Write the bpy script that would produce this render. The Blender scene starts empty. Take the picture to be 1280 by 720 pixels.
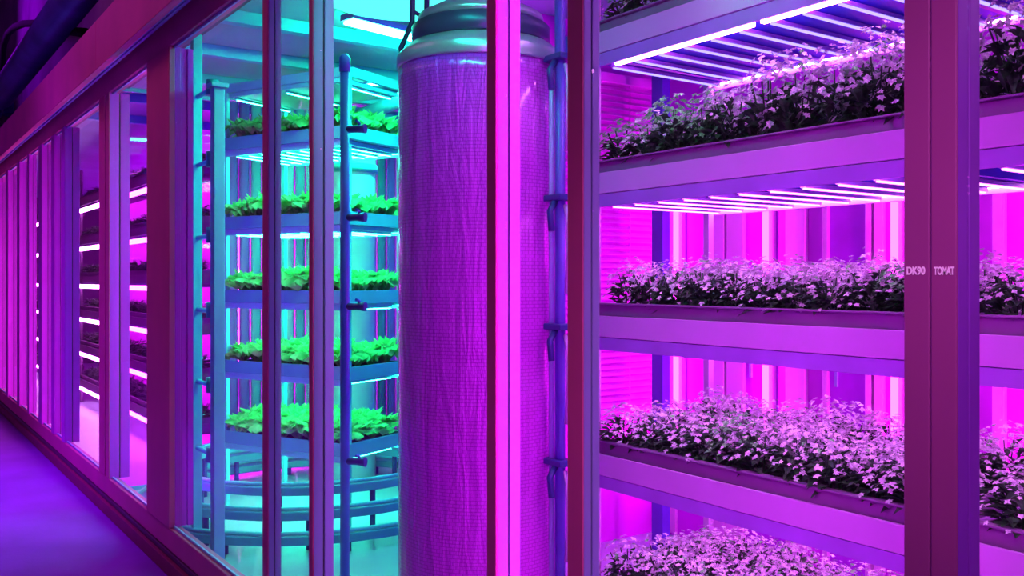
import bpy, bmesh, math, random
from mathutils import Vector, Matrix
random.seed(7)
scene = bpy.context.scene
COL = scene.collection
PI = math.pi

# ------------------------------------------------------------------ camera
F, CY, VPL = 1150.0, 350.0, -170.0
A0 = math.atan((640 - VPL) / F)
CA, SA = math.cos(A0), math.sin(A0)
D0, H0 = 1.29, 1.50
cam_d = bpy.data.cameras.new('camera'); cam = bpy.data.objects.new('camera', cam_d); COL.objects.link(cam)
cam_d.sensor_width = 36; cam_d.lens = F / 1280 * 36; cam_d.shift_y = (CY - 360) / 1280
cam_d.clip_start = 0.02; cam_d.clip_end = 200
cam.location = (0, -D0, H0)
cam.rotation_euler = Vector((-CA, SA, 0)).to_track_quat('-Z', 'Y').to_euler()
scene.camera = cam

def ray(u):
    t = (u - 640) / F
    return -CA + t * SA, SA + t * CA
def X(u, Y=0.0):                      # facade-frame x of picture column u on the plane y=Y
    rx, ry = ray(u); return (Y + D0) / ry * rx
def Z(u, v, Y=0.0):
    rx, ry = ray(u); return H0 + (CY - v) / F * (Y + D0) / ry

# ------------------------------------------------------------------ materials
def new_mat(name):
    m = bpy.data.materials.new(name); m.use_nodes = True
    nt = m.node_tree; nt.nodes.clear()
    out = nt.nodes.new('ShaderNodeOutputMaterial')
    return m, nt, out
def principled(name, col, rough=0.5, metal=0.0, var=0.12, scale=6.0, bump=0.0, bscale=60.0, spec=0.5, stretch=(1, 1, 1), trans=0.0):
    m, nt, out = new_mat(name)
    b = nt.nodes.new('ShaderNodeBsdfPrincipled')
    b.inputs['Roughness'].default_value = rough; b.inputs['Metallic'].default_value = metal
    b.inputs['Specular IOR Level'].default_value = spec
    nt.links.new(b.outputs[0], out.inputs[0])
    tc = nt.nodes.new('ShaderNodeTexCoord'); mp = nt.nodes.new('ShaderNodeMapping')
    mp.inputs['Scale'].default_value = stretch
    nt.links.new(tc.outputs['Object'], mp.inputs[0])
    n = nt.nodes.new('ShaderNodeTexNoise'); n.inputs['Scale'].default_value = scale; n.inputs['Detail'].default_value = 4
    nt.links.new(mp.outputs[0], n.inputs['Vector'])
    r = nt.nodes.new('ShaderNodeValToRGB')
    lo = [max(0, c * (1 - var)) for c in col]; hi = [min(1, c * (1 + var)) for c in col]
    r.color_ramp.elements[0].position = 0.3; r.color_ramp.elements[1].position = 0.7
    r.color_ramp.elements[0].color = (*lo, 1); r.color_ramp.elements[1].color = (*hi, 1)
    nt.links.new(n.outputs['Fac'], r.inputs[0]); nt.links.new(r.outputs[0], b.inputs['Base Color'])
    if bump:
        n2 = nt.nodes.new('ShaderNodeTexNoise'); n2.inputs['Scale'].default_value = bscale; n2.inputs['Detail'].default_value = 3
        nt.links.new(mp.outputs[0], n2.inputs['Vector'])
        bp = nt.nodes.new('ShaderNodeBump'); bp.inputs['Strength'].default_value = bump; bp.inputs['Distance'].default_value = 0.01
        nt.links.new(n2.outputs['Fac'], bp.inputs['Height']); nt.links.new(bp.outputs[0], b.inputs['Normal'])
    return m
def emissive(name, col, s):
    m, nt, out = new_mat(name)
    e = nt.nodes.new('ShaderNodeEmission'); e.inputs[0].default_value = (*col, 1); e.inputs[1].default_value = s
    nt.links.new(e.outputs[0], out.inputs[0]); return m
def glass_mat(name, tint=(1, 1, 1), lo=0.02, hi=0.35):
    m, nt, out = new_mat(name)
    t = nt.nodes.new('ShaderNodeBsdfTransparent'); t.inputs[0].default_value = (*tint, 1)
    g = nt.nodes.new('ShaderNodeBsdfGlossy'); g.inputs['Roughness'].default_value = 0.02
    lw = nt.nodes.new('ShaderNodeLayerWeight'); lw.inputs['Blend'].default_value = 0.5
    pw = nt.nodes.new('ShaderNodeMath'); pw.operation = 'POWER'; pw.inputs[1].default_value = 4.5
    ma = nt.nodes.new('ShaderNodeMath'); ma.operation = 'MULTIPLY_ADD'; ma.inputs[1].default_value = hi; ma.inputs[2].default_value = lo
    nt.links.new(lw.outputs['Facing'], pw.inputs[0]); nt.links.new(pw.outputs[0], ma.inputs[0])
    mx = nt.nodes.new('ShaderNodeMixShader')
    nt.links.new(ma.outputs[0], mx.inputs[0]); nt.links.new(t.outputs[0], mx.inputs[1]); nt.links.new(g.outputs[0], mx.inputs[2])
    nt.links.new(mx.outputs[0], out.inputs[0]); return m
def leaf_mat(name, c0, c1, transl=0.35, scale=40, rough=0.5):
    m, nt, out = new_mat(name)
    tc = nt.nodes.new('ShaderNodeTexCoord'); n = nt.nodes.new('ShaderNodeTexNoise')
    n.inputs['Scale'].default_value = scale; nt.links.new(tc.outputs['Object'], n.inputs['Vector'])
    r = nt.nodes.new('ShaderNodeValToRGB'); r.color_ramp.elements[0].position = 0.35; r.color_ramp.elements[1].position = 0.65
    r.color_ramp.elements[0].color = (*c0, 1); r.color_ramp.elements[1].color = (*c1, 1)
    nt.links.new(n.outputs['Fac'], r.inputs[0])
    b = nt.nodes.new('ShaderNodeBsdfPrincipled'); b.inputs['Roughness'].default_value = rough
    b.inputs['Specular IOR Level'].default_value = 0.3
    tr = nt.nodes.new('ShaderNodeBsdfTranslucent'); mx = nt.nodes.new('ShaderNodeMixShader'); mx.inputs[0].default_value = transl
    nt.links.new(r.outputs[0], b.inputs['Base Color']); nt.links.new(r.outputs[0], tr.inputs[0])
    nt.links.new(b.outputs[0], mx.inputs[1]); nt.links.new(tr.outputs[0], mx.inputs[2]); nt.links.new(mx.outputs[0], out.inputs[0])
    return m

M = {}
M['paint_red'] = principled('burgundy_painted_metal', (0.80, 0.125, 0.33), 0.6, var=0.08, scale=3, bump=0.05)
M['paint_plinth'] = principled('dark_red_plinth_paint', (0.30, 0.03, 0.10), 0.6)
M['paint_dark'] = principled('dark_track_metal', (0.10, 0.03, 0.07), 0.45, var=0.15)
M['alu'] = principled('pale_aluminium', (0.42, 0.47, 0.84), 0.45, 0.15, var=0.06, scale=2, stretch=(1, 1, 0.1))
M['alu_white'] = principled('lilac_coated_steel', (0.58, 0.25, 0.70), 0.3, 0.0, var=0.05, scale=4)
M['paint_plum'] = principled('plum_painted_metal', (0.26, 0.045, 0.20), 0.55, var=0.06, scale=3)
M['alu_plum'] = principled('dark_violet_coated_metal', (0.20, 0.03, 0.42), 0.5, var=0.05, scale=3)
M['alu_violet'] = principled('violet_coated_metal', (0.78, 0.03, 0.78), 0.45, var=0.06, scale=2)  # magenta room glow put into the colour of left stiles and jambs
M['seal'] = principled('black_rubber_seal', (0.03, 0.02, 0.03), 0.7)
M['glass'] = glass_mat('window_glass')
M['floor_out'] = principled('violet_grey_concrete', (0.30, 0.04, 0.55), 0.6, var=0.12, scale=2.5, bump=0.15, bscale=30)
M['floor_in'] = principled('pale_epoxy_floor', (0.40, 0.55, 0.6), 0.35, var=0.08, scale=3)
M['ceil_in'] = principled('ceiling_panel_paint', (0.28, 0.62, 0.60), 0.6, var=0.15, scale=1.6)
M['ceil_out'] = principled('dark_soffit', (0.18, 0.10, 0.2), 0.8, var=0.4, scale=1.5, bump=0.3, bscale=8)
M['wall_up'] = principled('stained_upper_wall', (0.32, 0.14, 0.36), 0.8, var=0.5, scale=1.3, bump=0.3, bscale=10)
M['wall_mag'] = principled('magenta_painted_wall', (0.85, 0.03, 0.9), 0.6, var=0.10, scale=0.9)
M['wall_dark'] = principled('dark_corridor_wall', (0.12, 0.08, 0.16), 0.8)
M['panel_mag'] = principled('magenta_wall_panel', (0.80, 0.02, 0.88), 0.4, var=0.2, scale=2.0)
M['panel_mag2'] = principled('violet_wall_panel', (0.55, 0.02, 0.80), 0.4, var=0.25, scale=3.0)
M['jamb'] = principled('pale_pink_jamb', (0.9, 0.40, 0.88), 0.5, var=0.04)
M['blue_post'] = principled('blue_painted_post', (0.10, 0.05, 0.5), 0.4)
M['blue_pipe'] = principled('deep_blue_plastic_pipe', (0.05, 0.12, 0.62), 0.35)
M['teal_steel'] = principled('pale_teal_steel', (0.13, 0.76, 0.78), 0.35, 0.0, var=0.05)
M['teal_tray'] = principled('teal_plastic_tray', (0.05, 0.42, 0.54), 0.42, var=0.08)
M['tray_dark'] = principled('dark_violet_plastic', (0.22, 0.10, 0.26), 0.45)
M['soil'] = principled('dark_growing_substrate', (0.035, 0.025, 0.03), 0.95, var=0.4, scale=60, bump=0.8, bscale=120)
M['lamp_back'] = principled('blue_violet_lamp_panel', (0.02, 0.012, 0.72), 0.5, var=0.15, scale=5)
M['lamp_house'] = principled('violet_lamp_housing', (0.35, 0.12, 0.65), 0.4)
M['clip'] = principled('dark_blue_clamp', (0.03, 0.03, 0.22), 0.4)
M['duct'] = principled('dark_blue_duct', (0.08, 0.05, 0.32), 0.45, 0.2, var=0.3, scale=3)
M['conduit'] = principled('black_rubber_hose', (0.012, 0.006, 0.016), 0.9)
M['ink'] = principled('pale_pink_lettering', (0.98, 0.85, 0.98), 0.5)
M['blind'] = principled('pale_blind_slat', (0.85, 0.16, 0.88), 0.5)
M['foliage'] = leaf_mat('dark_green_leaf', (0.012, 0.05, 0.018), (0.05, 0.16, 0.05), 0.25)
M['petal'] = leaf_mat('pale_lilac_petal', (0.50, 0.45, 0.52), (0.92, 0.88, 0.93), 0.2)
M['sprig'] = leaf_mat('fresh_green_leaf', (0.10, 0.5, 0.12), (0.3, 0.8, 0.3), 0.3)
M['lettuce'] = leaf_mat('bright_lettuce_leaf', (0.10, 0.66, 0.14), (0.34, 0.92, 0.32), 0.45, 18)
M['dim_leaf'] = leaf_mat('dusky_leaf', (0.04, 0.06, 0.05), (0.18, 0.2, 0.2), 0.25)
# lamps
M['led_violet'] = emissive('violet_led', (0.30, 0.24, 1.0), 2.6)
M['led_pink'] = emissive('pink_led', (1.0, 0.14, 1.0), 7)
M['led_strip'] = emissive('pink_white_led', (0.95, 0.27, 1.0), 40)
M['led_teal'] = emissive('mint_led', (0.03, 1.0, 0.62), 40)
M['lamp_teal'] = emissive('mint_tube_lamp', (0.012, 1.0, 0.56), 240)
M['lamp_teal_soft'] = emissive('soft_mint_tube_lamp', (0.012, 1.0, 0.62), 44)
M['lamp_rose_soft'] = emissive('soft_rose_tube_lamp', (0.86, 0.05, 1.0), 5)
M['tube_far'] = emissive('strong_magenta_tube', (1.0, 0.006, 1.0), 90)
M['tube_left'] = emissive('dim_rose_magenta_tube', (.85, .010, 1.0), 42)
M['led_left'] = emissive('left_rack_led', (0.95, 0.22, 1.0), 22)
M['lamp_teal_disc'] = emissive('mint_disc_lamp', (0.06, 1.0, 0.66), 2.4)
M['tube_mag'] = emissive('magenta_tube_lamp', (1.0, 0.010, 1.0), 42)
M['blue_led'] = emissive('blue_indicator', (0.02, 0.10, 1.0), 1.6)

def tank_material():
    m, nt, out = new_mat('film_wrapped_tank_shell')
    b = nt.nodes.new('ShaderNodeBsdfPrincipled'); nt.links.new(b.outputs[0], out.inputs[0])
    b.inputs['Base Color'].default_value = (0.45, 0.07, 0.72, 1)
    b.inputs['Metallic'].default_value = 0.1; b.inputs['Roughness'].default_value = 0.27; b.inputs['Coat Weight'].default_value = 0.9; b.inputs['Coat Roughness'].default_value = 0.12
    uv = nt.nodes.new('ShaderNodeUVMap')
    mp = nt.nodes.new('ShaderNodeMapping'); mp.inputs['Scale'].default_value = (22, 22, 1)
    nt.links.new(uv.outputs[0], mp.inputs[0])
    br = nt.nodes.new('ShaderNodeTexBrick'); br.inputs['Scale'].default_value = 0.9
    br.inputs['Mortar Size'].default_value = 0.03; br.inputs['Color1'].default_value = (1, 1, 1, 1); br.inputs['Color2'].default_value = (0.85, 0.85, 0.85, 1)
    br.inputs['Mortar'].default_value = (0, 0, 0, 1)
    nt.links.new(mp.outputs[0], br.inputs['Vector'])
    mp2 = nt.nodes.new('ShaderNodeMapping'); mp2.inputs['Scale'].default_value = (22, 3.0, 1)
    nt.links.new(uv.outputs[0], mp2.inputs[0])
    n = nt.nodes.new('ShaderNodeTexNoise'); n.inputs['Scale'].default_value = 1.0; n.inputs['Detail'].default_value = 5; n.inputs['Distortion'].default_value = 0.8
    nt.links.new(mp2.outputs[0], n.inputs['Vector'])
    b1 = nt.nodes.new('ShaderNodeBump'); b1.inputs['Strength'].default_value = 0.35; b1.inputs['Distance'].default_value = 0.002
    nt.links.new(br.outputs['Fac'], b1.inputs['Height']); b1.invert = True
    b2 = nt.nodes.new('ShaderNodeBump'); b2.inputs['Strength'].default_value = 0.6; b2.inputs['Distance'].default_value = 0.03
    nt.links.new(n.outputs['Fac'], b2.inputs['Height']); nt.links.new(b1.outputs[0], b2.inputs['Normal'])
    nt.links.new(b2.outputs[0], b.inputs['Normal'])
    mixc = nt.nodes.new('ShaderNodeMix'); mixc.data_type = 'RGBA'
    mixc.inputs['A'].default_value = (0.42, 0.02, 0.52, 1); mixc.inputs['B'].default_value = (0.66, 0.035, 0.78, 1)
    nt.links.new(br.outputs['Color'], mixc.inputs['Factor']); nt.links.new(mixc.outputs['Result'], b.inputs['Base Color'])
    return m
M['tank'] = tank_material()
M['tank_steel'] = principled('brushed_tank_steel', (0.45, 0.58, 0.64), 0.3, 0.6, var=0.06)
M['tank_dark'] = principled('dark_tank_collar', (0.05, 0.07, 0.16), 0.35, 0.3)

# ------------------------------------------------------------------ mesh helpers
class MB:
    def __init__(s): s.bm = bmesh.new(); s.uv = None
    def box(s, x0, y0, z0, x1, y1, z1, mi=0):
        v = [s.bm.verts.new(p) for p in ((x0,y0,z0),(x1,y0,z0),(x1,y1,z0),(x0,y1,z0),(x0,y0,z1),(x1,y0,z1),(x1,y1,z1),(x0,y1,z1))]
        for f in ((0,3,2,1),(4,5,6,7),(0,1,5,4),(1,2,6,5),(2,3,7,6),(3,0,4,7)):
            s.bm.faces.new([v[i] for i in f]).material_index = mi
        return s
    def tube(s, pts, r, n=12, mi=0, closed=False, cap=True):
        pts = [Vector(p) for p in pts]; rings = []; N = len(pts)
        up = None
        for i, p in enumerate(pts):
            a = pts[(i-1) % N] if (closed or i > 0) else p
            b = pts[(i+1) % N] if (closed or i < N-1) else p
            t = (b - a).normalized()
            if up is None: up = Vector((0,0,1)) if abs(t.z) < .9 else Vector((1,0,0))
            s1 = t.cross(up).normalized(); s2 = s1.cross(t).normalized(); up = s2
            rr = r[i] if isinstance(r, (list, tuple)) else r
            rings.append([s.bm.verts.new(p + rr*(math.cos(2*PI*k/n)*s1 + math.sin(2*PI*k/n)*s2)) for k in range(n)])
        for i in range(N if closed else N-1):
            A, B = rings[i], rings[(i+1) % N]
            for k in range(n):
                f = s.bm.faces.new((A[k], A[(k+1)%n], B[(k+1)%n], B[k])); f.smooth = True; f.material_index = mi
        if cap and not closed:
            s.bm.faces.new(list(reversed(rings[0]))).material_index = mi; s.bm.faces.new(rings[-1]).material_index = mi
        return s
    def lathe(s, prof, n=64, mi=0, uv=False, c=(0,0)):
        if uv and s.uv is None: s.uv = s.bm.loops.layers.uv.new('UVMap')
        rings = [[s.bm.verts.new((c[0]+r*math.cos(2*PI*k/n), c[1]+r*math.sin(2*PI*k/n), z)) for k in range(n)] for r, z in prof]
        for i in range(len(rings)-1):
            for k in range(n):
                f = s.bm.faces.new((rings[i][k], rings[i][(k+1)%n], rings[i+1][(k+1)%n], rings[i+1][k])); f.smooth = True; f.material_index = mi
                if uv:
                    R = max(prof[i][0], .01)
                    us = [2*PI*k/n*R, 2*PI*(k+1)/n*R]
                    for l, (uu, vv) in zip(f.loops, ((us[0],prof[i][1]),(us[1],prof[i][1]),(us[1],prof[i+1][1]),(us[0],prof[i+1][1]))): l[s.uv].uv = (uu, vv)
        if prof[0][0] > 1e-4: s.bm.faces.new(list(reversed(rings[0]))).material_index = mi
        if prof[-1][0] > 1e-4: s.bm.faces.new(rings[-1]).material_index = mi
        return s
    def build(s, name, mats, parent=None, loc=(0,0,0), rz=0.0, bevel=0.0, fix=False):
        if fix: bmesh.ops.recalc_face_normals(s.bm, faces=s.bm.faces)
        me = bpy.data.meshes.new(name); s.bm.to_mesh(me); s.bm.free()
        for m in (mats if isinstance(mats, (list, tuple)) else [mats]): me.materials.append(m)
        o = bpy.data.objects.new(name, me); COL.objects.link(o)
        o.location = loc; o.rotation_euler = (0, 0, rz)
        if parent: o.parent = parent
        if bevel:
            b = o.modifiers.new('edge', 'BEVEL'); b.width = bevel; b.segments = 2; b.limit_method = 'ANGLE'
        return o
def B(*a): return MB().box(*a)
def tag(o, label=None, cat=None, group=None, kind=None):
    if label: o['label'] = label
    if cat: o['category'] = cat
    if group: o['group'] = group
    if kind: o['kind'] = kind
    return o
def empty(name, loc=(0,0,0), rz=0.0, parent=None):
    o = bpy.data.objects.new(name, None); COL.objects.link(o); o.empty_display_size = 0.1
    o.location = loc; o.rotation_euler = (0,0,rz)
    if parent: o.parent = parent
    return o
def struct(o, label, cat): return tag(o, label, cat, kind='structure')
def copy_tree(o, parent=None):
    c = o.copy(); COL.objects.link(c)
    if parent: c.parent = parent
    for ch in list(o.children): copy_tree(ch, c)
    return c
ORD = ['first', 'second', 'third', 'fourth', 'fifth', 'sixth', 'seventh', 'eighth', 'ninth', 'tenth', 'eleventh', 'twelfth']

# ------------------------------------------------------------------ room shell
YB = 2.60          # back wall of the growing rooms
ZC = 2.95          # ceiling of the growing rooms
XL, XR = -18.0, 2.2
struct(B(XL, -3.4, -.1, XR, -.03, 0).build('floor_corridor', M['floor_out']), 'violet-lit smooth concrete corridor floor along the glass front', 'floor')
struct(B(XL, -.03, -.1, XR, YB+.1, 0).build('floor', M['floor_in']), 'pale smooth floor inside the glazed growing rooms', 'floor')
ceil = struct(B(XL, .02, ZC, XR, YB+.1, ZC+.1).build('ceiling', M['ceil_in']), 'pale panelled ceiling above the growing racks', 'ceiling')
struct(B(XL, YB, 0, XR, YB+.1, ZC).build('wall_back', M['wall_mag']), 'magenta-lit wall behind the growing racks', 'wall')
struct(B(XR, -3.4, 0, XR+.1, YB+.1, 6).build('wall_right', M['wall_dark']), 'dark end wall of corridor and growing rooms', 'wall')
struct(B(XL-.1, -3.4, 0, XL, YB+.1, 6).build('wall_left', M['wall_dark']), 'dark far end wall of corridor', 'wall')
struct(B(XL, -3.5, 0, XR, -3.4, 6).build('wall_front', M['wall_dark']), 'dark corridor wall opposite the glass front', 'wall')
struct(B(XL, -3.4, 6, XR, .35, 6.1).build('ceiling_corridor', M['ceil_out']), 'dark high ceiling of the corridor', 'ceiling')
struct(B(XL, .25, 3.05, XR, .35, 6).build('wall_upper', M['wall_up']), 'stained violet wall above the burgundy fascia', 'wall')

# fascia: two long boards and the slab behind them
for i, (a, b) in enumerate(((XL, -5.97), (-5.966, XR))):
    struct(B(a, -.15, 2.765, b, -.11, 3.06).build(f'trim_{i+1}', M['paint_red'], bevel=.004), ['burgundy fascia board running away to far left', 'burgundy fascia board above the large glass pane'][i], 'fascia')
struct(B(XL, -.109, 2.86, XR, .25, 3.05).build('trim_3', M['paint_dark']), 'dark slab behind the burgundy fascia', 'soffit')
t = MB()
for y0, y1, z0 in ((-.108, -.085, 2.785), (-.062, -.045, 2.80)): t.box(XL, y0, z0, XR, y1, 2.859)
struct(t.build('trim_4', M['alu'], bevel=.002), 'thin metal tracks under the burgundy fascia', 'track')
struct(B(XL, -.005, 2.705, XR, .06, 2.859).build('trim_5', M['paint_red'], bevel=.004), 'burgundy head rail over the glass panes', 'head rail')
# plinth, track and bottom rail
struct(B(XL, -.032, 0, XR, .10, .075).build('baseboard_front', M['paint_plinth'], bevel=.004), 'dark red plinth along the foot of the glass front', 'plinth')
struct(B(XL, -.012, .076, XR, .09, .105).build('trim_6', M['paint_dark'], bevel=.003), 'dark sliding track on the red plinth', 'track')
struct(B(XL, -.004, .106, XR, .06, .222).build('trim_7', M['paint_red'], bevel=.006), 'burgundy bottom rail under the glass panes', 'bottom rail')

ZB, ZT = .222, 2.705
# column between left panes and big pane
cx0, cx1 = X(186), X(214)
c = empty('trim_8', ((cx0+cx1)/2, 0, 0)); struct(c, 'wide burgundy column beside the cyan-lit pane', 'column')
cw = (cx1-cx0)/2
B(-cw, -.012, .223, cw, .02, 2.704).build('face_panel', M['paint_red'], c, bevel=.005)
B(-cw+.01, .0205, .223, cw-.006, .05, 2.704).build('inner_jamb', M['alu_violet'], c, bevel=.003)
B(-cw+.02, .0505, .223, cw-.02, .085, 2.704).build('inner_jamb', M['alu_violet'], c, bevel=.003)
B(-cw+.03, .0855, .223, cw-.012, .115, 2.704).build('inner_jamb', M['alu_violet'], c, bevel=.003)
B(-cw-.085, .012, .223, -cw-.001, .06, 2.704).build('shadow_gap', M['paint_dark'], c)

# stiles: front u-range and depth of the return
stiles = []   # (x0, x1, depth, finish)
def add_stile(u0, u1, depth): stiles.append((X(u0), X(u1), depth))
far = [(-16.3, -16.22), (-15.2, -15.12), (-14.1, -14.02), (-13.2, -13.12), (-12.4, -12.33)]
left_u = [(8, 10.5, .10), (22, 25, .11), (35, 37, .06), (49, 53, .09), (65, 69, .08), (78, 81.5, .105), (125, 132, .05), (133.5, 137.5, .12)]
for a, b in far: stiles.append((a, b, .09))
for u0, u1, d in left_u: add_stile(u0, u1, d)
n_left = len(stiles)
right_u = [(330, 336, .05), (388, 392.5, .075), (611, 622, .07), (712, 730, .045)]
for u0, u1, d in right_u: add_stile(u0, u1, d)
add_stile(1133, 1164, .06); add_stile(1167, 1198, .06)
winlab = ['glass pane far down the corridor', ]
edges = stiles
def make_window(i, left, right, label, own_left=True, own_right=False, cover='paint_red', body='alu', body_r=None):
    w = empty(f'window_{i}', (left[1], 0, 0)); struct(w, label, 'window')
    ox = left[1]
    def stile(st):
        o = MB()
        x0, x1, d = st
        o.box(x0-ox, 0, ZB+.001, x1-ox, d*.46, ZT-.001)
        o.box(x0-ox+.004, d*.46, ZB+.001, x1-ox-.003, d*.53, ZT-.001, 1)
        o.box(x0-ox, d*.53, ZB+.001, x1-ox, d, ZT-.001, 2)
        # thin painted cover strip on the corridor side
        mm = M[body_r if (body_r and st is right) else body]
        s_ = o.build('stile', [mm, M['seal'], mm], w, bevel=.002)
        B(x0-ox-.0005, -.006, ZB+.001, x1-ox+.0005, -.0003, ZT-.001).build('cover_strip', M['paint_plum' if (body_r and st is right) else cover], s_, bevel=.0015)
        return s_
    out = []
    if own_left: out.append(stile(left))
    if own_right: out.append(stile(right))
    L, R = left[1]-ox+.001, right[0]-ox-.001
    B(L, .022, ZB+.001, R, .028, ZT-.001).build('pane', M['glass'], w)
    B(L, .012, ZB+.001, R, .0215, ZB+.014).build('glazing_bead', M['alu'], w)
    B(L, .012, ZT-.014, R, .0215, ZT-.001).build('glazing_bead', M['alu'], w)
    return out
wi = 1
lab_left = ['furthest glass panes at the corridor end', 'far glass pane left of the burgundy column', 'narrow glass pane showing dim violet racks', 'glass pane with pale lilac frame', 'glass pane before the curved pink racks', 'narrow glass pane by the dark door edge']
for i in range(n_left-1):
    make_window(wi, stiles[i], stiles[i+1], f'glass pane {ORD[n_left-2-i]} from the burgundy column, counting down the corridor' if n_left-2-i < 12 else 'far glass pane', cover='alu_violet' if i < n_left-2 else 'paint_red', body='alu_violet'); wi += 1
make_window(wi, stiles[n_left-1], (cx0-.087, 0, 0), 'glass pane directly left of the burgundy column', body='alu_violet'); wi += 1
make_window(wi, (cx1-.001, cx1, .05), stiles[n_left], 'large glass pane directly right of the burgundy column', own_left=False); wi += 1
labs = ['narrow glass pane between two slim mullions by the cyan room', 'glass pane in front of the tall tank', 'glass pane over the pipes beside the tank', 'large glass pane in front of the flowering racks']
for j in range(4):
    r = make_window(wi, stiles[n_left+j], stiles[n_left+j+1], labs[j], own_right=(j == 3), body_r='alu_plum' if j == 3 else None); wi += 1
    if j == 3: st_l = r[1]; ox_l = stiles[n_left+3][1]
r = make_window(wi, stiles[n_left+5], (.9, .98, .06), 'glass pane right of the lettered double post', own_right=True, cover='paint_plum', body='alu_plum')
st_r = r[0]; ox_r = stiles[n_left+5][1]
gap = (stiles[n_left+4][1]+.0005, stiles[n_left+5][0]-.0005)
struct(B(gap[0], .012, ZB+.001, gap[1], .05, ZT-.001).build('trim_9', M['seal']), 'dark seal between the two lettered stiles', 'seal')
def lettering(txt, u0, u1, v, parent, ox, label):
    cu = bpy.data.curves.new('lettering', 'FONT'); cu.body = txt; cu.size = 1; cu.extrude = .02; cu.offset = .035
    tmp = bpy.data.objects.new('tmp', cu); COL.objects.link(tmp)
    dg = bpy.context.evaluated_depsgraph_get(); dg.update()
    me = bpy.data.meshes.new_from_object(tmp.evaluated_get(dg)); me.name = 'lettering'
    bpy.data.objects.remove(tmp)
    xs = [v_.co.x for v_ in me.vertices]; ys = [v_.co.y for v_ in me.vertices]
    x0, x1 = X(u0), X(u1); w = (x1-x0)
    hgt = 10.5/F*(D0/ray((u0+u1)/2)[1])
    sx, sy = w/(max(xs)-min(xs)), hgt/(max(ys)-min(ys))
    zc = Z((u0+u1)/2, v)
    for v_ in me.vertices:
        a, b, c_ = v_.co
        v_.co = ((a-min(xs))*sx + x0 - ox, -.0062 - (c_+.02)*.02, zc - hgt/2 + (b-min(ys))*sy)
    me.materials.clear(); me.materials.append(M['ink'])
    o = bpy.data.objects.new('lettering', me); COL.objects.link(o); o.parent = parent
    o['label'] = label
lettering('DK90', 1136.5, 1159.5, 338.5, st_l, ox_l, 'small pale lettering on left stile')
lettering('TOMAT', 1170.5, 1196, 338.5, st_r, ox_r, 'small pale lettering on right stile')

# ------------------------------------------------------------------ back wall of the right bay
def wall_box(name, u0, u1, z0, z1, th, mat, label, cat, Y=YB):
    Yf = Y - th
    return struct(B(X(u0, Yf), Yf, z0, X(u1, Yf), Y-.001, z1).build(name, mat, bevel=.003), label, cat)
wn = 10
def wall_window(u0, u1, z0, z1, mat, label, idx, frame=.05):
    Y = YB-.001
    x0, x1 = X(u0, YB-.03), X(u1, YB-.03)
    w = empty(f'door_{idx}', ((x0+x1)/2, Y, 0)); struct(w, label, 'door')
    a = (x1-x0)/2
    B(-a, -.03, z0, -a+frame, 0, z1).build('jamb', M['jamb'], w, bevel=.004)
    B(a-frame, -.03, z0, a, 0, z1).build('jamb', M['jamb'], w, bevel=.004)
    B(-a+frame, -.03, z1-frame, a-frame, 0, z1).build('head_rail', M['jamb'], w, bevel=.004)
    B(-a+frame, -.012, z0, a-frame, -.002, z1-frame).build('door_panel', mat, w)
    B(-a+frame+.03, -.022, .98, -a+frame+.05, -.0125, 1.14).build('handle', M['alu'], w, bevel=.003)
    return w
wall_window(829, 905, 0.02, 2.35, M['panel_mag'], 'magenta door with pale jambs right of the blue post', 1, .10)
wall_window(908, 1006, 0.02, 2.28, M['panel_mag2'], 'violet door with pale frame behind the flowering racks', 2, .12)
wall_window(1028, 1088, 0.02, 2.28, M['panel_mag2'], 'narrow violet door with slim pale frame behind the racks', 3, .03)
wall_window(1092, 1255, 0.02, 2.30, M['panel_mag'], 'wide magenta door at the right behind the double post', 4, .05)
# blue post
yp = 2.3
struct(B(X(814, yp), yp, 0, X(828, yp), yp+.06, ZC-.001).build('trim_10', M['blue_post'], bevel=.006), 'dark blue upright post behind the flowering racks', 'post')
# cross wall behind the tank and the blind that hangs on it
xw = -4.0
struct(B(xw-.08, 1.02, 0, xw, YB-.001, ZC-.001).build('wall_cross', M['wall_mag']), 'magenta cross wall behind the tank carrying the slatted blind', 'wall')
bl = empty('window_blind', (xw+.05, 2.16, 2.62)); tag(bl, 'pale horizontal slatted blind on the cross wall left of blue post', 'blind')
bw = .33
B(-.045, -bw, -.005, .03, bw, .05).build('head_box', M['blind'], bl, bevel=.004)
m = MB()
for k in range(52):
    z = -.03 - k*.036
    v = [m.bm.verts.new(p) for p in ((.014, -bw, z-.011), (.014, bw, z-.011), (-.014, bw, z+.011), (-.014, -bw, z+.011))]
    m.bm.faces.new(v)
sl = m.build('slats', M['blind'], bl); so = sl.modifiers.new('thick', 'SOLIDIFY'); so.thickness = .002
for yy in (-bw*.6, bw*.5):
    MB().tube([(0, yy, 0), (0, yy, -1.9)], .003, 6).build('cord', M['jamb'], bl)

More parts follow.
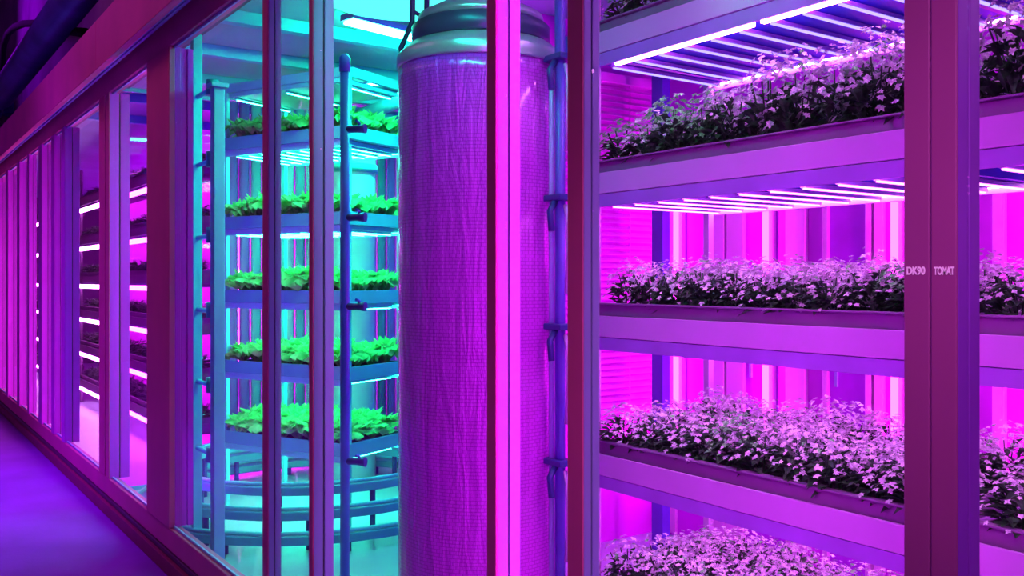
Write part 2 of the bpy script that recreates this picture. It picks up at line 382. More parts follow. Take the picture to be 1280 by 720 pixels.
# tubes added on the back wall to brighten its magenta
def wall_tube(u, z0, z1, label):
    x = X(u, 2.54); o = empty('tube_lamp', (x, 2.54, z0)); tag(o, label, 'lamp', 'upright tube lamps on the back wall')
    h = z1-z0
    B(-.03, .02, 0, .03, .058, h).build('housing', M['jamb'], o, bevel=.004)
    MB().tube([(0, 0, .02), (0, 0, h-.02)], .016, 12).build('tube', M['tube_mag'], o)
    B(-.022, -.022, -.01, .022, .03, .02).build('end_cap', M['alu_white'], o, bevel=.003)
    B(-.022, -.022, h-.02, .022, .03, h+.01).build('end_cap', M['alu_white'], o, bevel=.003)
wall_tube(845, .35, 2.25, 'upright pinkish tube lamp next to the blue post')
wall_tube(957, .35, 2.2, 'upright pinkish tube lamp by the violet door behind racks')
wall_tube(1118, .35, 2.25, 'upright pinkish tube lamp hidden beside the double post')
wall_tube(1290, .35, 2.25, 'upright pinkish tube lamp at far right of back wall')

lx, ly = -1.655, .074  # hidden tube added to light the tank front and the mullion return
lo_ = empty('tube_lamp', (lx, ly, .24)); tag(lo_, 'upright magenta tube lamp on inner side of mullion beside the tank', 'lamp')
B(-.014, -.025, 0, .014, -.016, 2.42).build('housing', M['alu'], lo_, bevel=.003)
M['tube_rose'] = emissive('rose_magenta_tube', (.80, .008, 1.0), 62)
MB().tube([(0, 0, .03), (0, 0, 2.39)], .012, 12).build('tube', M['tube_rose'], lo_)
for zz in (0, 2.39): B(-.015, -.0155, zz, .015, .015, zz+.03).build('end_cap', M['alu_white'], lo_, bevel=.003)
def left_tube(x, label):  # tubes added to brighten the magenta wall behind the left racks
    o = empty('tube_lamp', (x, 2.54, .35)); tag(o, label, 'lamp', 'upright tube lamps behind the left racks')
    B(-.03, .02, 0, .03, .058, 2.1).build('housing', M['jamb'], o, bevel=.004)
    MB().tube([(0, 0, .02), (0, 0, 2.08)], .018, 12).build('tube', M['tube_far'], o)
for q, x in enumerate((-15.2, -13.2, -11.4, -9.9, -8.2)):
    left_tube(x, f'upright magenta tube lamp behind the violet racks, {ORD[4-q]} from the strip curtain')

# ------------------------------------------------------------------ racks
class Rack:
    def __init__(s, name, label, loc, rz, L, Dp, tiers, bh, steel, top=None, group=None):
        s.loc = Vector(loc); s.rz = rz; s.L = L; s.D = Dp; s.tiers = tiers; s.bh = bh
        s.root = empty(name, loc, rz); tag(s.root, label, 'rack', group)
        s.M = Matrix.Translation(s.loc) @ Matrix.Rotation(rz, 4, 'Z')
        w = .03; zt = top or tiers[0]+.05
        for px in (0, L-w):
            for py in (w*.9, Dp-w*1.9):
                B(px, py, 0, px+w, py+w, zt).build('post', steel, s.root, bevel=.003)
        for z in tiers:
            m = MB().box(-.02, 0, z-bh, L+.02, .012, z).box(-.02, .012, z-bh, L+.02, .026, z-bh+.012)
            m.build('front_beam', steel, s.root, bevel=.002)
            m = MB().box(-.02, Dp-.012, z-bh, L+.02, Dp, z).box(-.02, Dp-.026, z-bh, L+.02, Dp-.012, z-bh+.012)
            m.build('rear_beam', steel, s.root, bevel=.002)
            for px in (.031, L-.043):
                B(px, .0265, z-bh, px+.012, Dp-.0265, z-.01).build('side_beam', steel, s.root, bevel=.002)
    def w(s, x, y, z): return s.M @ Vector((x, y, z))

def make_tray(rk, z, label, group, mat, lip=.04, under=.062):
    o = empty('grow_tray', rk.w(0, 0, z), rk.rz); tag(o, label, 'tray', group)
    L, Dp = rk.L, rk.D; a, b = .047, L-.047; c, d = .028, Dp-.028; e = .008
    # tray sits between the beams, its lip standing a little above them
    m = MB().box(a, c, -under, b, d, -under+.008)
    m.box(a, c, -under+.008, b, c+e, lip).box(a, d-e, -under+.008, b, d, lip)
    m.box(a, c+e, -under+.008, a+e, d-e, lip).box(b-e, c+e, -under+.008, b, d-e, lip)
    m.build('tray_body', mat, o, bevel=.002)
    # rolled rim
    m = MB().box(a-.03, c-.016, lip, b+.03, c+.012, lip+.006).box(a-.03, d-.012, lip, b+.03, d+.016, lip+.006)
    m.build('rim', mat, o, bevel=.002)
    g = MB(); nx, ny = 24, 10
    vs = [[g.bm.verts.new((a+e+(b-a-2*e)*i/nx, c+e+(d-c-2*e)*j/ny, lip-.012+random.uniform(-.006, .006))) for j in range(ny+1)] for i in range(nx+1)]
    for i in range(nx):
        for j in range(ny): g.bm.faces.new((vs[i][j], vs[i+1][j], vs[i+1][j+1], vs[i][j+1]))
    s_ = g.build('substrate', M['soil'], o); s_['kind'] = 'stuff'
    return o

def make_light(rk, z, label, group, bar, strip, back, house, nb=11, low=0.0, front=True, rear=True, drop=.042):
    """z = underside of the beams above"""
    o = empty('grow_light', rk.w(0, 0, z), rk.rz); tag(o, label, 'grow light', group)
    L, Dp = rk.L, rk.D
    B(.05, .035, -.028, L-.05, Dp-.042, -.001).build('backing_panel', back, o, bevel=.001)
    if front:
        for yy, nm, va in ((.014, 'front_strip', .003), (Dp-.044, 'rear_strip', Dp-.018)):
            if nm == 'rear_strip' and not rear: continue
            m = MB().box(.012, yy, -.024, L-.012, yy+.026, -.002)
            if low or nm == 'rear_strip':
                m.box(.03, yy+.003, -.040-low+(.011 if nm == 'rear_strip' else 0), L-.03, yy+.023, -.0242, 1)
            else:                      # two tubes end to end with a small gap
                for xa_, xb_ in ((.15, L*.56), (L*.56+.035, L-.03)): m.box(xa_, yy+.004, -drop, xb_, yy+.022, -.0242, 1)
            m.build(nm, [house, strip], o)
            if not low: B(.005, va, -.046, L-.005, va+.010, -.002).build('valance', house, o, bevel=.001)
    for k in range(nb):
        x = .09 + (L-.18)*k/(nb-1)
        m = MB().box(x-.009, .06, -.042, x+.009, Dp-.065, -.030)
        m.box(x-.005, .065, -.047, x+.005, Dp-.07, -.0422, 1)
        m.build('led_bar', [house, bar], o)
    for xx in (.12, L-.14):
        B(xx, .05, -.032, xx+.02, Dp-.055, -.0282).build('bracket', house, o)
    return o

# --- right hand racks
TI = [2.386, 1.883, 1.372, .878, .375]
TN = ['topmost', 'second', 'third', 'fourth', 'lowest']
YR = .86
rx0, rx1 = X(730, YR), -1.24
R1 = Rack('growing_rack', 'white steel growing rack of flowering herbs right of the tall tank', (rx0, YR, 0), 0, rx1-rx0, .68, TI, .075, M['alu_white'], top=2.9)
R2 = Rack('growing_rack', 'white growing rack right of the lettered double post', (-1.205, YR, 0), 0, 1.36, .68, TI, .075, M['alu_white'], top=2.9)
for i, z in enumerate(TI):
    bar = M['led_violet'] if i == 0 else M['led_pink']
    make_tray(R1, z, f'dark violet planting tray on the {TN[i]} shelf of the rack right of tank', 'planting trays of the flowering racks', M['tray_dark'])
    make_tray(R2, z, f'dark violet planting tray on the {TN[i]} shelf right of the double post', 'planting trays of the flowering racks', M['tray_dark'])
    if i < 4:
        dsc = 'blue-violet' if i == 0 else 'pink'
        make_light(R1, z-.075, f'{dsc} LED bar light under the {TN[i]} shelf of rack right of tank', 'grow lights of the flowering racks', bar, M['led_strip'], M['lamp_back'], M['lamp_house'], drop=.051 if i == 0 else .042)
        make_light(R2, z-.075, f'{dsc} LED bar light under the {TN[i]} shelf right of the double post', 'grow lights of the flowering racks', bar, M['led_strip'], M['lamp_back'], M['lamp_house'], drop=.051 if i == 0 else .042)
# grow light of the highest tier hangs from the ceiling
for rk, w in ((R1, 'of the rack right of tank'), (R2, 'right of the double post')):
    make_light(rk, 2.88, f'pink LED bar light above the topmost shelf {w}', 'grow lights of the flowering racks', M['led_pink'], M['led_strip'], M['lamp_back'], M['lamp_house'], nb=6)

# --- flowering herbs
def leaf(bm, base, d, up, L, W, mi=0, fold=.25):
    d = d.normalized(); s_ = d.cross(up).normalized(); n = s_.cross(d)
    p = [base, base + d*L*.5 + s_*W*.5 + n*W*fold, base + d*L - n*L*.12, base + d*L*.5 - s_*W*.5 + n*W*fold, base + d*L*.52]
    v = [bm.verts.new(q) for q in p]
    for f in ((0, 1, 4), (1, 2, 4), (2, 3, 4), (3, 0, 4)):
        ff = bm.faces.new([v[i] for i in f]); ff.material_index = mi
def herb(seed, green=0.0):
    rnd = random.Random(seed)
    fo, pe = MB(), MB()
    R, H = .088, .145
    def dome(): 
        a = rnd.uniform(0, 2*PI); q = math.sqrt(rnd.random())
        return a, q
    for k in range(95):
        a, q = dome(); r = R*q; zz = H*(1-.55*q*q)*rnd.uniform(.15, .92)
        base = Vector((r*.6*math.cos(a), r*.6*math.sin(a), zz*.75))
        d = Vector((math.cos(a+rnd.uniform(-.7, .7)), math.sin(a+rnd.uniform(-.7, .7)), rnd.uniform(-.35, .7)))
        leaf(fo.bm, base, d, Vector((0, 0, 1)), rnd.uniform(.035, .06), rnd.uniform(.018, .03))
    for k in range(7):
        a = rnd.uniform(0, 2*PI)
        fo.tube([(0.01*math.cos(a), .01*math.sin(a), -.015), (.03*math.cos(a), .03*math.sin(a), .05), (.055*math.cos(a), .055*math.sin(a), .11)], .0022, 4)
    for k in range(130):
        a, q = dome(); r = R*1.02*q
        side = rnd.random()
        zz = H*(1-.5*q**2.4) + rnd.uniform(-.03, .024)
        if side < .16: zz *= rnd.uniform(.25, .85); r = R*1.1
        c_ = Vector((r*math.cos(a), r*math.sin(a), zz))
        nrm = Vector((math.cos(a)*q*.8 + rnd.uniform(-.35, .35), math.sin(a)*q*.8 + rnd.uniform(-.35, .35), 1)).normalized()
        t1 = nrm.orthogonal().normalized(); t2 = nrm.cross(t1)
        npet = rnd.choice((4, 5, 5, 6)); s_ = rnd.uniform(.006, .0115); ph = rnd.uniform(0, 6)
        mi = 1 if rnd.random() < green else 0
        for j in range(npet):
            an = ph + 2*PI*j/npet
            d = t1*math.cos(an) + t2*math.sin(an) + nrm*rnd.uniform(.05, .55)
            leaf(pe.bm, c_, d, nrm, s_*rnd.uniform(.85, 1.2), s_*.8, mi)
    return fo, pe
herbs = []
for sd, g in ((1, .03), (2, .05), (3, .0), (4, .08), (5, .8)):
    root = empty('flowering_herb', (0, 0, -5))
    fo, pe = herb(sd, g)
    f_ = fo.build('foliage', M['foliage'], root); p_ = pe.build('blossoms', [M['petal'], M['sprig']], root)
    herbs.append(root)
used_proto = [False]*len(herbs)
rr = random.Random(11)
def put_herb(pos, label, group, s=1.0, sz=1.0, green=False):
    k = rr.choices(range(5), (2, 2, 1, 3, 8) if green else (6, 6, 6, 4, 1.2))[0]
    if used_proto[k]: o = copy_tree(herbs[k])
    else: o = herbs[k]; used_proto[k] = True
    o.location = pos; o.rotation_euler = (rr.uniform(-.08, .08), rr.uniform(-.08, .08), rr.uniform(0, 2*PI))
    o.scale = (s*rr.uniform(.95, 1.12), s*rr.uniform(.95, 1.12), s*sz*rr.uniform(.85, 1.12))
    tag(o, label, 'plant', group); return o
for i, z in enumerate(TI):
    nrow = 2 if i == 0 else 4
    L = R1.L; nx = 10
    for j in range(nrow):
        for k in range(nx):
            x = .115 + (L-.23)*k/(nx-1) + rr.uniform(-.012, .012); y = .105 + .157*j + rr.uniform(-.012, .012)
            if j == 0: lab = f'flowering herb, {ORD[k]} from the tank end in front row, {TN[i]} tray right of tank'
            else: lab = f'flowering herb behind the front row on the {TN[i]} tray right of tank'
            put_herb(R1.w(x, y, z+.026), lab, f'herbs on the {TN[i]} tray right of tank', 1.14 if i == 1 else 1.0, (1.1 + .5*k/(nx-1)) if i == 1 else 1.05, i == 0 or (i == 1 and k < 6))
    for j in range(nrow):
        for k in range(3):
            x = .115 + .126*k + rr.uniform(-.012, .012); y = .105 + .157*j + rr.uniform(-.012, .012)
            if j == 0: lab = f'flowering herb, {ORD[k]} from double post in front row, {TN[i]} tray right of post'
            else: lab = f'flowering herb behind the front row on the {TN[i]} tray right of double post'
            put_herb(R2.w(x, y, z+.026), lab, f'herbs on the {TN[i]} tray right of double post', 1.14 if i == 1 else 1.0, 1.55 if i == 1 else 1.05)

# ------------------------------------------------------------------ lettuce room
lf = Vector((-6.10, 1.93-D0, 0)); ang = math.atan2(.327, .72)
LT = [2.39, 1.87, 1.39, .93, .464]
R3 = Rack('lettuce_rack', 'pale teal rack of bright green lettuces in the cyan-lit room', (lf.x, lf.y, 0), ang, 1.08, .62, LT, .03, M['teal_steel'], top=2.80)
# top frame of the rack
make_light(R3, 2.738, 'mint white LED bar light hung under the top frame of the lettuce rack', 'grow lights of the lettuce rack', M['led_teal'], M['led_teal'], M['teal_steel'], M['teal_steel'], nb=3, front=False)  # bars added to brighten the topmost lettuces
for y in (.027, R3.D-.057):
    B(.031, y, 2.74, R3.L-.031, y+.03, 2.80).build('top_beam', M['teal_steel'], R3.root, bevel=.003)
for x in (0, R3.L-.03):
    B(x, .058, 2.74, x+.03, R3.D-.058, 2.80).build('top_beam', M['teal_steel'], R3.root, bevel=.003)
for i, z in enumerate(LT):
    make_tray(R3, z, f'teal lettuce tray on the {TN[i]} shelf of the cyan-lit rack', 'lettuce trays', M['teal_tray'], lip=.03, under=.02)
    o = make_light(R3, z-.03, f'mint white LED bar light under the {TN[i]} shelf of the lettuce rack', 'grow lights of the lettuce rack', M['led_teal'], M['led_teal'], M['teal_steel'], M['teal_steel'], nb=9)
    # teal face board clipped on the front and the right end of the shelf
    B(.0, -.012, z-.035, R3.L, -.0005, z+.045).build('face_board', M['teal_tray'], R3.root, bevel=.002)
    B(R3.L+.021, .0, z-.035, R3.L+.033, R3.D, z+.045).build('face_board', M['teal_tray'], R3.root, bevel=.002)
def lettuce(seed):
    rnd = random.Random(seed); m = MB()
    for k in range(15):
        ring = k/15; a = k*2.4 + rnd.uniform(-.3, .3)
        tilt = .18 + .85*(1-ring)**.9; Ln = .115*(1-.12*ring)*rnd.uniform(.85, 1.15); Wd = .085*rnd.uniform(.85, 1.2)
        nu, nv = 5, 8; rows = []
        d = Vector((math.cos(a), math.sin(a), 0)); s_ = Vector((-math.sin(a), math.cos(a), 0))
        ph = rnd.uniform(0, 6)
        for i in range(nu+1):
            t_ = i/nu; el = PI/2 - tilt*(.25+1.0*t_*t_); w = Wd*(.18+.82*math.sin(min(1, t_*1.25)*PI*.5))*(1 if t_ < .9 else .72)
            rows.append([])
            for j in range(nv+1):
                q = j/nv*2-1
                ruf = (math.sin(j*2.3+ph)*.013 + rnd.uniform(-.006, .006))*t_*t_
                lt = t_*(1-.22*q*q*t_)
                p = d*(Ln*lt*math.cos(el)+.006) + Vector((0, 0, Ln*lt*math.sin(el) + .004)) + s_*q*w*.62
                p += d*(-abs(q)**2*w*.35*(1-t_*.3)) + Vector((0, 0, ruf*.8)) + d*ruf
                rows[-1].append(m.bm.verts.new(p))
        for i in range(nu):
            for j in range(nv):
                f = m.bm.faces.new((rows[i][j], rows[i+1][j], rows[i+1][j+1], rows[i][j+1])); f.smooth = True
    return m
lets = []
for sd in range(4):
    lets.append(lettuce(sd+20).build('lettuce', M['lettuce'], None, (0, 0, -5)))
first = [True]*4
for i, z in enumerate(LT):
    nx, ny = 8, 4
    for j in range(ny):
        for k in range(nx):
            q = rr.randrange(4)
            o = lets[q] if first[q] else lets[q].copy()
            if first[q]: first[q] = False
            else: COL.objects.link(o)
            o.location = R3.w(.11 + (R3.L-.22)*k/(nx-1) + rr.uniform(-.01, .01), .10 + (R3.D-.2)*j/(ny-1) + rr.uniform(-.01, .01), z+.018)
            sc = rr.uniform(1.2, 1.5); o.scale = (sc, sc, sc*rr.uniform(.95, 1.2)); o.rotation_euler = (rr.uniform(-.1, .1), rr.uniform(-.1, .1), rr.uniform(0, 6))
            if j == 0: lab = f'green lettuce, {ORD[k]} from left in front row of {TN[i]} tray, cyan-lit rack'
            else: lab = f'green lettuce behind the front row on the {TN[i]} tray of the cyan-lit rack'
            tag(o, lab, 'lettuce', f'lettuces on the {TN[i]} tray of cyan-lit rack')

# stepped round plinth under the lettuce rack
pc = R3.w(R3.L/2, R3.D/2, 0)
pl = empty('round_rail_base', (pc.x, pc.y, 0)); tag(pl, 'round stepped base of teal curved rails encircling the lettuce rack', 'base')
for k, (r0, z0) in enumerate(((.86, .33), (.98, .22), (1.08, .11))):
    m = MB(); n = 72
    prof = [(r0-.05, z0-.05), (r0+.05, z0-.05), (r0+.05, z0), (r0-.05, z0)]
    rings = [[m.bm.verts.new((r_*math.cos(2*PI*q/n), r_*math.sin(2*PI*q/n), z_)) for r_, z_ in prof] for q in range(n)]
    for q in range(n):
        for e in range(4):
            f = m.bm.faces.new((rings[q][e], rings[(q+1) % n][e], rings[(q+1) % n][(e+1) % 4], rings[q][(e+1) % 4]))
    g = m.build('curved_gutter', M['teal_tray'], pl, fix=True, bevel=.006)
    MB().tube([((r0+.03)*math.cos(2*PI*q/72), (r0+.03)*math.sin(2*PI*q/72), z0+.014) for q in range(72)], .012, 8, closed=True).build('edge_tube', M['teal_steel'], g)
    for q in range(10):
        a = 2*PI*q/10+.2*k
        MB().tube([(r0*math.cos(a), r0*math.sin(a), 0), (r0*math.cos(a), r0*math.sin(a), z0-.05)], .018, 8).build('foot', M['clip'], pl)

# support frame by the glass
def L3(u, Dd): rx, ry = ray(u); return rx*Dd, ry*Dd-D0
f0 = L3(245.5, 5.1); f1 = L3(272, 4.8)
fr = empty('support_frame', (f1[0], f1[1], 0)); tag(fr, 'pale teal ladder-like upright frame just behind the cyan-lit pane', 'frame')
dv = (f0[0]-f1[0], f0[1]-f1[1])
B(-.030, -.03, 0, .030, .03, 2.50).build('post', M['teal_steel'], fr, bevel=.006)
B(dv[0]-.026, dv[1]-.026, 0, dv[0]+.026, dv[1]+.026, 2.86).build('post', M['teal_steel'], fr, bevel=.006)
for v in (115, 203, 296, 388, 480, 565):
    z = H0 + (CY-v)/F*4.95
    MB().tube([(dv[0]+.02, dv[1], z), (-.025, 0, z)], .013, 8).build('rung', M['teal_steel'], fr)
    MB().tube([(dv[0]*.22, dv[1]*.22, z-.035), (dv[0]*.22, dv[1]*.22, z+.045)], [.034, .034], 14).build('fitting', M['teal_tray'], fr)
# cap plate
B(-.045, -.045, 2.50, .045, .045, 2.525).build('cap_plate', M['teal_steel'], fr, bevel=.004)

# blue standpipe
sx, sy = L3(431, 4.5)
sp = empty('standpipe', (sx, sy, 0)); tag(sp, 'upright deep blue water pipe in front of the lettuce rack', 'pipe')
MB().tube([(0, 0, 0), (0, 0, H0+(CY-78)/F*4.5)], .023, 16).build('pipe', M['blue_pipe'], sp)
MB().lathe([(.06, 0), (.06, .015), (.03, .03), (.03, .05)], 24).build('floor_flange', M['clip'], sp)
MB().lathe([(.027, H0+(CY-90)/F*4.5), (.027, H0+(CY-72)/F*4.5), (.015, H0+(CY-68)/F*4.5)], 16).build('end_cap', M['blue_pipe'], sp)
for v in (162, 272, 383, 576):
    z = H0+(CY-v)/F*4.5
    vv = MB().tube([(.0, 0, z), (.055, .045, z), (.085, .07, z)], [.018, .018, .024], 12).build('valve', M['clip'], sp)
    MB().tube([(.06, .048, z), (.06, .048, z+.03), (.085, .02, z+.034)], .007, 8).build('lever', M['blue_pipe'], vv)

# partition made of upright translucent strips at the back of the lettuce room
px = -6.95
pt = empty('strip_curtain', (px, .87, 0)); tag(pt, 'upright strip curtain of pale, teal and violet bands behind the lettuce rack', 'curtain')
bm_cols = [(.80, .95, .95), (.15, .5, .55), (.85, .35, .85), (.9, .98, .98), (.45, .15, .6), (.25, .62, .68), (.95, .6, .9), (.10, .32, .40)]
sm = [principled('strip_%s' % n_, c_, .35, var=.04) for n_, c_ in zip(('white', 'teal', 'pink', 'pale', 'violet', 'aqua', 'rose', 'slate'), bm_cols)]
pat = [2, 4, 4, 5, 1, 3, 0, 5, 0, 3, 3, 7, 1, 2, 0, 7, 4, 0, 6, 7, 3, 2, 4, 0, 7]
nst = 19; wst = (YB-.02-.87)/nst
for k in range(nst):
    y0 = k*wst
    m = MB(); vs = []
    for e in range(5):
        q = e/4; vs.append([m.bm.verts.new((.015*math.sin(PI*q), y0+.004+(wst-.008)*q, z_)) for z_ in (.02, 2.86)])
    for e in range(4): m.bm.faces.new((vs[e][0], vs[e+1][0], vs[e+1][1], vs[e][1])).smooth = True
    o = m.build('strip', sm[pat[k]], pt); so = o.modifiers.new('thick', 'SOLIDIFY'); so.thickness = .004
B(-.02, 0, 2.862, .05, YB-.89, 2.92).build('hanging_rail', M['teal_steel'], pt, bevel=.004)

M['tint'] = glass_mat('magenta_tinted_glass', (.92, .48, 1.0))  # screen added to filter cyan light out of the left bay
tp = empty('tinted_screen', (px+.02, .125, 0)); tag(tp, 'magenta tinted glass screen between the cyan-lit room and the violet racks', 'screen')
B(0, 0, .03, .008, .72, 2.84).build('pane', M['tint'], tp)
B(-.008, -.016, 0, .016, -.0005, 2.87).build('edge_post', M['teal_steel'], tp, bevel=.003)
B(-.008, 0, .0, .016, .72, .0295).build('bottom_rail', M['teal_steel'], tp, bevel=.003)
B(-.008, 0, 2.8405, .016, .72, 2.87).build('top_rail', M['teal_steel'], tp, bevel=.003)
o = empty('tube_lamp', (-5.335, .155, .24)); tag(o, 'upright magenta tube lamp on the inner side of burgundy column', 'lamp')  # unseen tube added to throw magenta onto the left stiles
B(.016, -.035, 0, .034, .03, 2.42).build('housing', M['alu'], o, bevel=.003)
MB().tube([(0, 0, .03), (0, 0, 2.39)], .012, 12).build('tube', M['tube_left'], o)
for zz in (0, 2.39): B(-.015, -.015, zz, .0155, .015, zz+.03).build('end_cap', M['alu_white'], o, bevel=.003)

# pale round column behind the lettuce rack
MBc = MB().lathe([(.17, 0), (.17, 2.4), (.14, 2.5), (.05, 2.53), (.03, 2.56)], 48)
cc = empty('water_column', (-6.35, 1.72, 0)); tag(cc, 'pale round water column standing behind the lettuce rack', 'tank')
M['pale'] = principled('pale_gloss_plastic', (.82, .92, .92), .25, var=.03)
MBc.build('shell', M['pale'], cc)
MB().lathe([(.185, 2.30), (.185, 2.36)], 48).build('band', M['teal_steel'], cc)
MB().lathe([(.185, .9), (.185, .95)], 48).build('band', M['teal_steel'], cc)

# ceiling fittings of the lettuce room
def ceil_strip(name, p0, p1, w, label, group, mat):
    a = Vector(p0); b = Vector(p1); o = empty(name, a, math.atan2(b.y-a.y, b.x-a.x)); tag(o, label, 'ceiling lamp', group)
    Ln = (b-a).length
    B(0, -w, 0, Ln, w, .035).build('housing', M['alu_white'], o, bevel=.004)
    B(.015, -w*.82, -.016, Ln-.015, w*.82, -.0005).build('diffuser', mat, o, bevel=.004)
    for xx in (.15, Ln-.15):
        MB().tube([(xx, 0, .035), (xx, 0, ZC-a.z-.002)], .005, 6).build('hanger', M['alu_white'], o)
p0, p1 = L3(433, 4.84), L3(532, 5.25)
e0 = Vector((p0[0], p0[1], 2.87)); e1 = Vector((p1[0], p1[1], 2.87)); dd = (e1-e0)
ceil_strip('strip_lamp', e0, e0+dd*1.45, .055, 'bright mint strip lamp on the ceiling left of the tall tank', 'mint strip lamps on the ceiling', M['lamp_teal'])
q0, q1 = L3(462, 6.4), L3(512, 6.75)
ceil_strip('strip_lamp', Vector((q0[0], q0[1], 2.87)), Vector((q1[0], q1[1], 2.87)), .06, 'smaller mint strip lamp further back on the ceiling', 'mint strip lamps on the ceiling', M['lamp_teal'])
ceil_strip('strip_lamp', Vector((-2.6, .13, 2.64)), Vector((-2.05, .13, 2.64)), .05, 'mint strip lamp on the ceiling over the tank front', 'mint strip lamps on the ceiling', M['lamp_teal_soft'])
ceil_strip('strip_lamp', Vector((-1.45, .42, 2.87)), Vector((.6, .42, 2.87)), .05, 'long magenta strip lamp on ceiling over aisle between glass and flower racks', 'magenta strip lamps on the ceiling', M['lamp_rose_soft'])
# round pendant disc
pdx, pdy = L3(505, 4.35)
dl = empty('disc_lamp', (pdx, pdy, 2.84)); tag(dl, 'large round pale disc lamp on ceiling over the tank', 'ceiling lamp')
MB().lathe([(.40, .0), (.42, .01), (.42, .05), (.38, .07)], 64).build('ring', M['teal_steel'], dl)
MB().lathe([(.395, -.006), (.395, -.0005)], 64).build('diffuser', M['lamp_teal_disc'], dl)
MB().tube([(0, 0, .07), (0, 0, ZC-2.842)], .03, 12).build('stem', M['teal_steel'], dl)
# ceiling beams
for k, xb in enumerate((-8.6, -7.6, -6.6, -5.75, -4.95, -4.1, -3.3, -2.3)):
    struct(B(xb, .07, ZC-.07, xb+.07, YB-.001, ZC-.001).build(f'trim_{20+k}', M['teal_steel'], bevel=.004), 'shallow cross beam on the growing room ceiling', 'beam')
for k, (yb, r_) in enumerate(((1.9, .05), (2.25, .03))):
    o = MB().tube([(-9.5, yb, 2.80), (-3.2, yb, 2.80)], r_, 14).build('ceiling_pipe', M['blue_pipe'] if k else M['teal_tray'])
    tag(o, ['thick teal duct pipe along ceiling behind the lettuce rack', 'slim blue pipe along the ceiling by the back wall'][k], 'pipe')

# ------------------------------------------------------------------ tall tank
TR = .312; tx, ty = L3(601, 3.5)
tk = empty('storage_tank', (tx, ty, 0)); tag(tk, 'tall violet-lit cylindrical tank wrapped in film between lettuce and flower racks', 'tank')
zt = 2.335
MB().lathe([(TR, .06)] + [(TR, .06+(zt-.10)*q/40) for q in range(1, 40)] + [(TR, zt-.045)], 96, uv=True).build('shell', M['tank'], tk)
MB().lathe([(TR+.003, zt-.045), (TR+.006, zt-.04), (TR+.006, zt), (TR-.004, zt+.012), (.27, zt+.045), (.25, zt+.05)], 96).build('rim_band', M['tank_steel'], tk)
MB().lathe([(.255, zt+.05), (.262, zt+.055), (.262, zt+.115), (.25, zt+.125)], 96).build('collar', M['tank_dark'], tk)
MB().lathe([(.245, zt+.125), (.235, zt+.16), (.16, zt+.20), (.05, zt+.215), (.01, zt+.217)], 96).build('dome', M['tank_steel'], tk)
MB().lathe([(TR+.02, 0), (TR+.02, .05), (TR+.004, .06)], 96).build('foot_ring', M['tank_dark'], tk)
# small guard rail on the lid, on the side facing left
gr = []
for a in (math.radians(200), math.radians(225)):
    c_, s_ = math.cos(a), math.sin(a)
    gr.append((c_, s_))
    MB().tube([(.305*c_, .305*s_, zt-.0), (.315*c_, .315*s_, zt+.06), (.27*c_, .27*s_, zt+.16), (.265*c_, .265*s_, zt+.40), (.24*c_, .24*s_, zt+.45), (.2*c_, .2*s_, zt+.46)], .011, 10).build('guard_rail', M['clip'], tk)
for zz in (.2, .36):
    MB().tube([(.266*gr[0][0], .266*gr[0][1], zt+zz), (.266*gr[1][0], .266*gr[1][1], zt+zz)], .008, 8).build('rung', M['clip'], tk)

# ------------------------------------------------------------------ water manifold beside the tank
mx, my = L3(700, 3.27)
mf = empty('water_manifold', (mx, my, 0)); tag(mf, 'upright violet water pipes with dark blue clamps beside the tank', 'pipe')
MB().tube([(0, 0, 0), (0, 0, 2.93)], .019, 14).build('pipe', M['blue_post'], mf)
MB().tube([(-.033, -.012, 0), (-.033, -.012, 2.1), (-.033, -.012, 2.25)], .010, 12).build('pipe', M['alu'], mf)
for v in (72, 247, 408, 577):
    z = H0+(CY-v)/F*3.27
    cl = B(-.062, -.035, z-.012, .045, .03, z+.010).build('clamp', M['clip'], mf, bevel=.004)
    MB().tube([(.0, -.02, z-.012), (.0, -.045, z-.05), (.01, -.045, z-.12)], .012, 10).build('valve', M['clip'], cl)
    MB().tube([(.03, 0, z-.03), (.055, -.01, z-.07), (.06, -.01, z-.2), (.05, -.01, z-.34)], .008, 10).build('hose', M['alu_white'], mf)

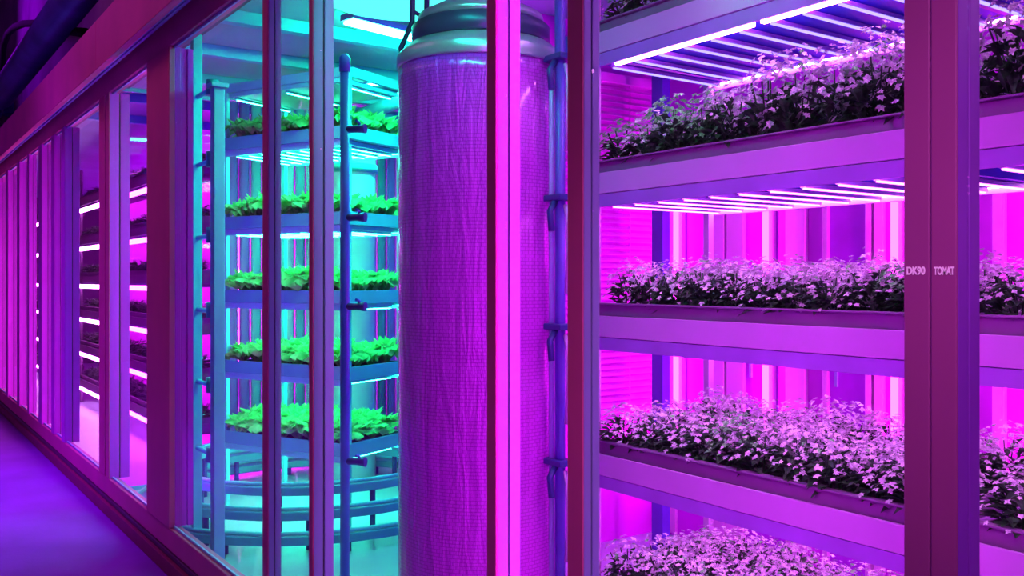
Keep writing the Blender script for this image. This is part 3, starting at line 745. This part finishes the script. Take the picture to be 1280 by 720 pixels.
# ------------------------------------------------------------------ left racks (seen down the corridor)
LZ = [2.47, 2.0, 1.545, 1.14, .72, .30]
LN = ['topmost', 'second', 'third', 'fourth', 'fifth', 'lowest']
dims = []
for ri, (xa, L_, nm, lab) in enumerate(((-12.35, 2.3, 'growing_rack', 'violet growing rack with rounded end far left of the burgundy column'), (-9.98, 2.2, 'growing_rack', 'violet growing rack directly behind the panes left of the burgundy column'), (-16.6, 2.6, 'growing_rack', 'dim violet growing rack furthest down the corridor'))):
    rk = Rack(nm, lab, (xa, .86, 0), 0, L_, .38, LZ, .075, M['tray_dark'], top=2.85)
    where = ['far left', 'beside the burgundy column', 'furthest down the corridor'][ri]
    for i, z in enumerate(LZ):
        make_tray(rk, z, f'dark tray on the {LN[i]} shelf of the violet rack {where}', 'dark trays of the left racks', M['tray_dark'])
        make_light(rk, z-.075, f'pink LED strip light under the {LN[i]} shelf of the violet rack {where}', 'grow lights of the left racks', M['led_pink'], M['led_left'], M['tray_dark'], M['lamp_house'], nb=0, low=.03, rear=False)
        zn = LZ[i+1]+.06 if i < 5 else .03
        B(.05, .336, zn, L_-.05, .346, z-.085).build('back_panel', M['wall_mag'], rk.root)
        if ri == 0:  # rounded bullnose end
            m = MB(); n = 12; ring = []
            for q in range(n+1):
                a = PI/2 + PI*q/n
                ring.append((-.021+.30*math.cos(a), .19+.19*math.sin(a)))
            lo = [m.bm.verts.new((x, y, z-.075)) for x, y in ring]; hi = [m.bm.verts.new((x, y, z+.04)) for x, y in ring]
            m.bm.faces.new(lo); m.bm.faces.new(list(reversed(hi)))
            for q in range(n): m.bm.faces.new((lo[q], hi[q], hi[q+1], lo[q+1]))
            m.bm.faces.new((lo[-1], hi[-1], hi[0], lo[0]))
            m.build('rounded_end', M['tray_dark'], rk.root, fix=True)
        if ri < 2:
            for k in range(10):
                if not dims:
                    fo, pe = herb(60); pe.bm.free()
                    o = fo.build('leafy_herb', M['dim_leaf']); dims.append(o)
                else: o = dims[0].copy(); COL.objects.link(o)
                o.location = rk.w(.17+(L_-.34)*k/9, .15+.03*(k % 2), z+.026); o.rotation_euler = (0, 0, rr.uniform(0, 6)); s_ = rr.uniform(1.1, 1.5); o.scale = (s_*1.3, s_, s_*.8)
                tag(o, f'dusky leafy herb on the {LN[i]} tray of the violet rack {where}', 'plant', f'dusky herbs on the {LN[i]} tray, violet rack {where}')

# ------------------------------------------------------------------ overhead services outside
o = MB().tube([(XL+.1, -.06, 3.52), (-4.0, -.06, 3.52)], .13, 24).build('duct', M['duct']); tag(o, 'thick dark blue duct running above the burgundy fascia', 'duct')
def PX(u, v, Y): return (X(u, Y), Y, Z(u, v, Y))
Yc = .05
cpts = [PX(3, 100, Yc), PX(3, 75, Yc), PX(5, 55, Yc), PX(10, 42, Yc), PX(18, 34, Yc), PX(30, 29.5, Yc), PX(48, 29, Yc), PX(62, 32, Yc), PX(80, 38, Yc), PX(108, 41, Yc)]
o = MB().tube(cpts, .035, 12).build('conduit', M['conduit']); tag(o, 'black flexible conduit arching over the blue duct', 'hose')
bx = PX(3, 132, -.02)
bo = empty('indicator_lamp', bx); tag(bo, 'small blue glowing lamp above the fascia at far left', 'lamp')
B(-.12, .0, -.10, .12, .10, .10).build('housing', M['clip'], bo, bevel=.01)
MB().lathe([(.07, -.02), (.09, .0), (.07, .08), (.01, .10)], 20, c=(0.05, -.03)).build('lens', M['blue_led'], bo)

# ------------------------------------------------------------------ lights of the corridor and added fills
def area(name, loc, target, size, col, power, size_y=None, spread=None):
    l = bpy.data.lights.new(name, 'AREA'); l.energy = power; l.color = col; l.size = size
    if size_y: l.shape = 'RECTANGLE'; l.size_y = size_y
    o = bpy.data.objects.new(name, l); COL.objects.link(o); o.location = loc
    if spread: l.spread = math.radians(spread)
    o.rotation_euler = (Vector(target)-Vector(loc)).to_track_quat('-Z', 'Y').to_euler()
    return o
area('corridor_lamp_rose', (-5.5, -2.6, 5.2), (-3.5, 0, 1.2), 3.2, (1.0, .24, .62), 38, 1.2)
area('corridor_lamp_rose_near', (.1, -1.25, 2.5), (-.75, 0, 1.5), .35, (1.0, .30, 1.0), 2.7, None, 50)  # fill added to brighten the double post and its lettering
area('upper_service_lamp', (-12.5, -1.0, 5.0), (-11.0, .3, 4.3), .5, (.42, .0, 1.0), 14, None, 120)  # violet fill added to lift the dark upper wall
area('corridor_lamp_violet', (-8.0, -2.5, 4.6), (-7.6, -1.5, 0), 1.5, (.36, .0, 1.0), 60, 3.0, 60)

w = bpy.data.worlds.new('world'); scene.world = w; w.use_nodes = True
bg = w.node_tree.nodes['Background']; bg.inputs[0].default_value = (.25, .05, .5, 1); bg.inputs[1].default_value = .02

# ------------------------------------------------------------------ view
vs = scene.view_settings; scene.display_settings.display_device = 'sRGB'
vs.view_transform = 'Standard'; vs.look = 'None'; vs.exposure = 0.0; vs.gamma = 1.0; vs.use_curve_mapping = False
cy = scene.cycles
cy.transparent_max_bounces = 24; cy.max_bounces = 8; cy.diffuse_bounces = 4; cy.glossy_bounces = 4; cy.transmission_bounces = 4
cy.sample_clamp_indirect = 4.0; cy.caustics_reflective = False; cy.caustics_refractive = False
cy.use_denoising = True
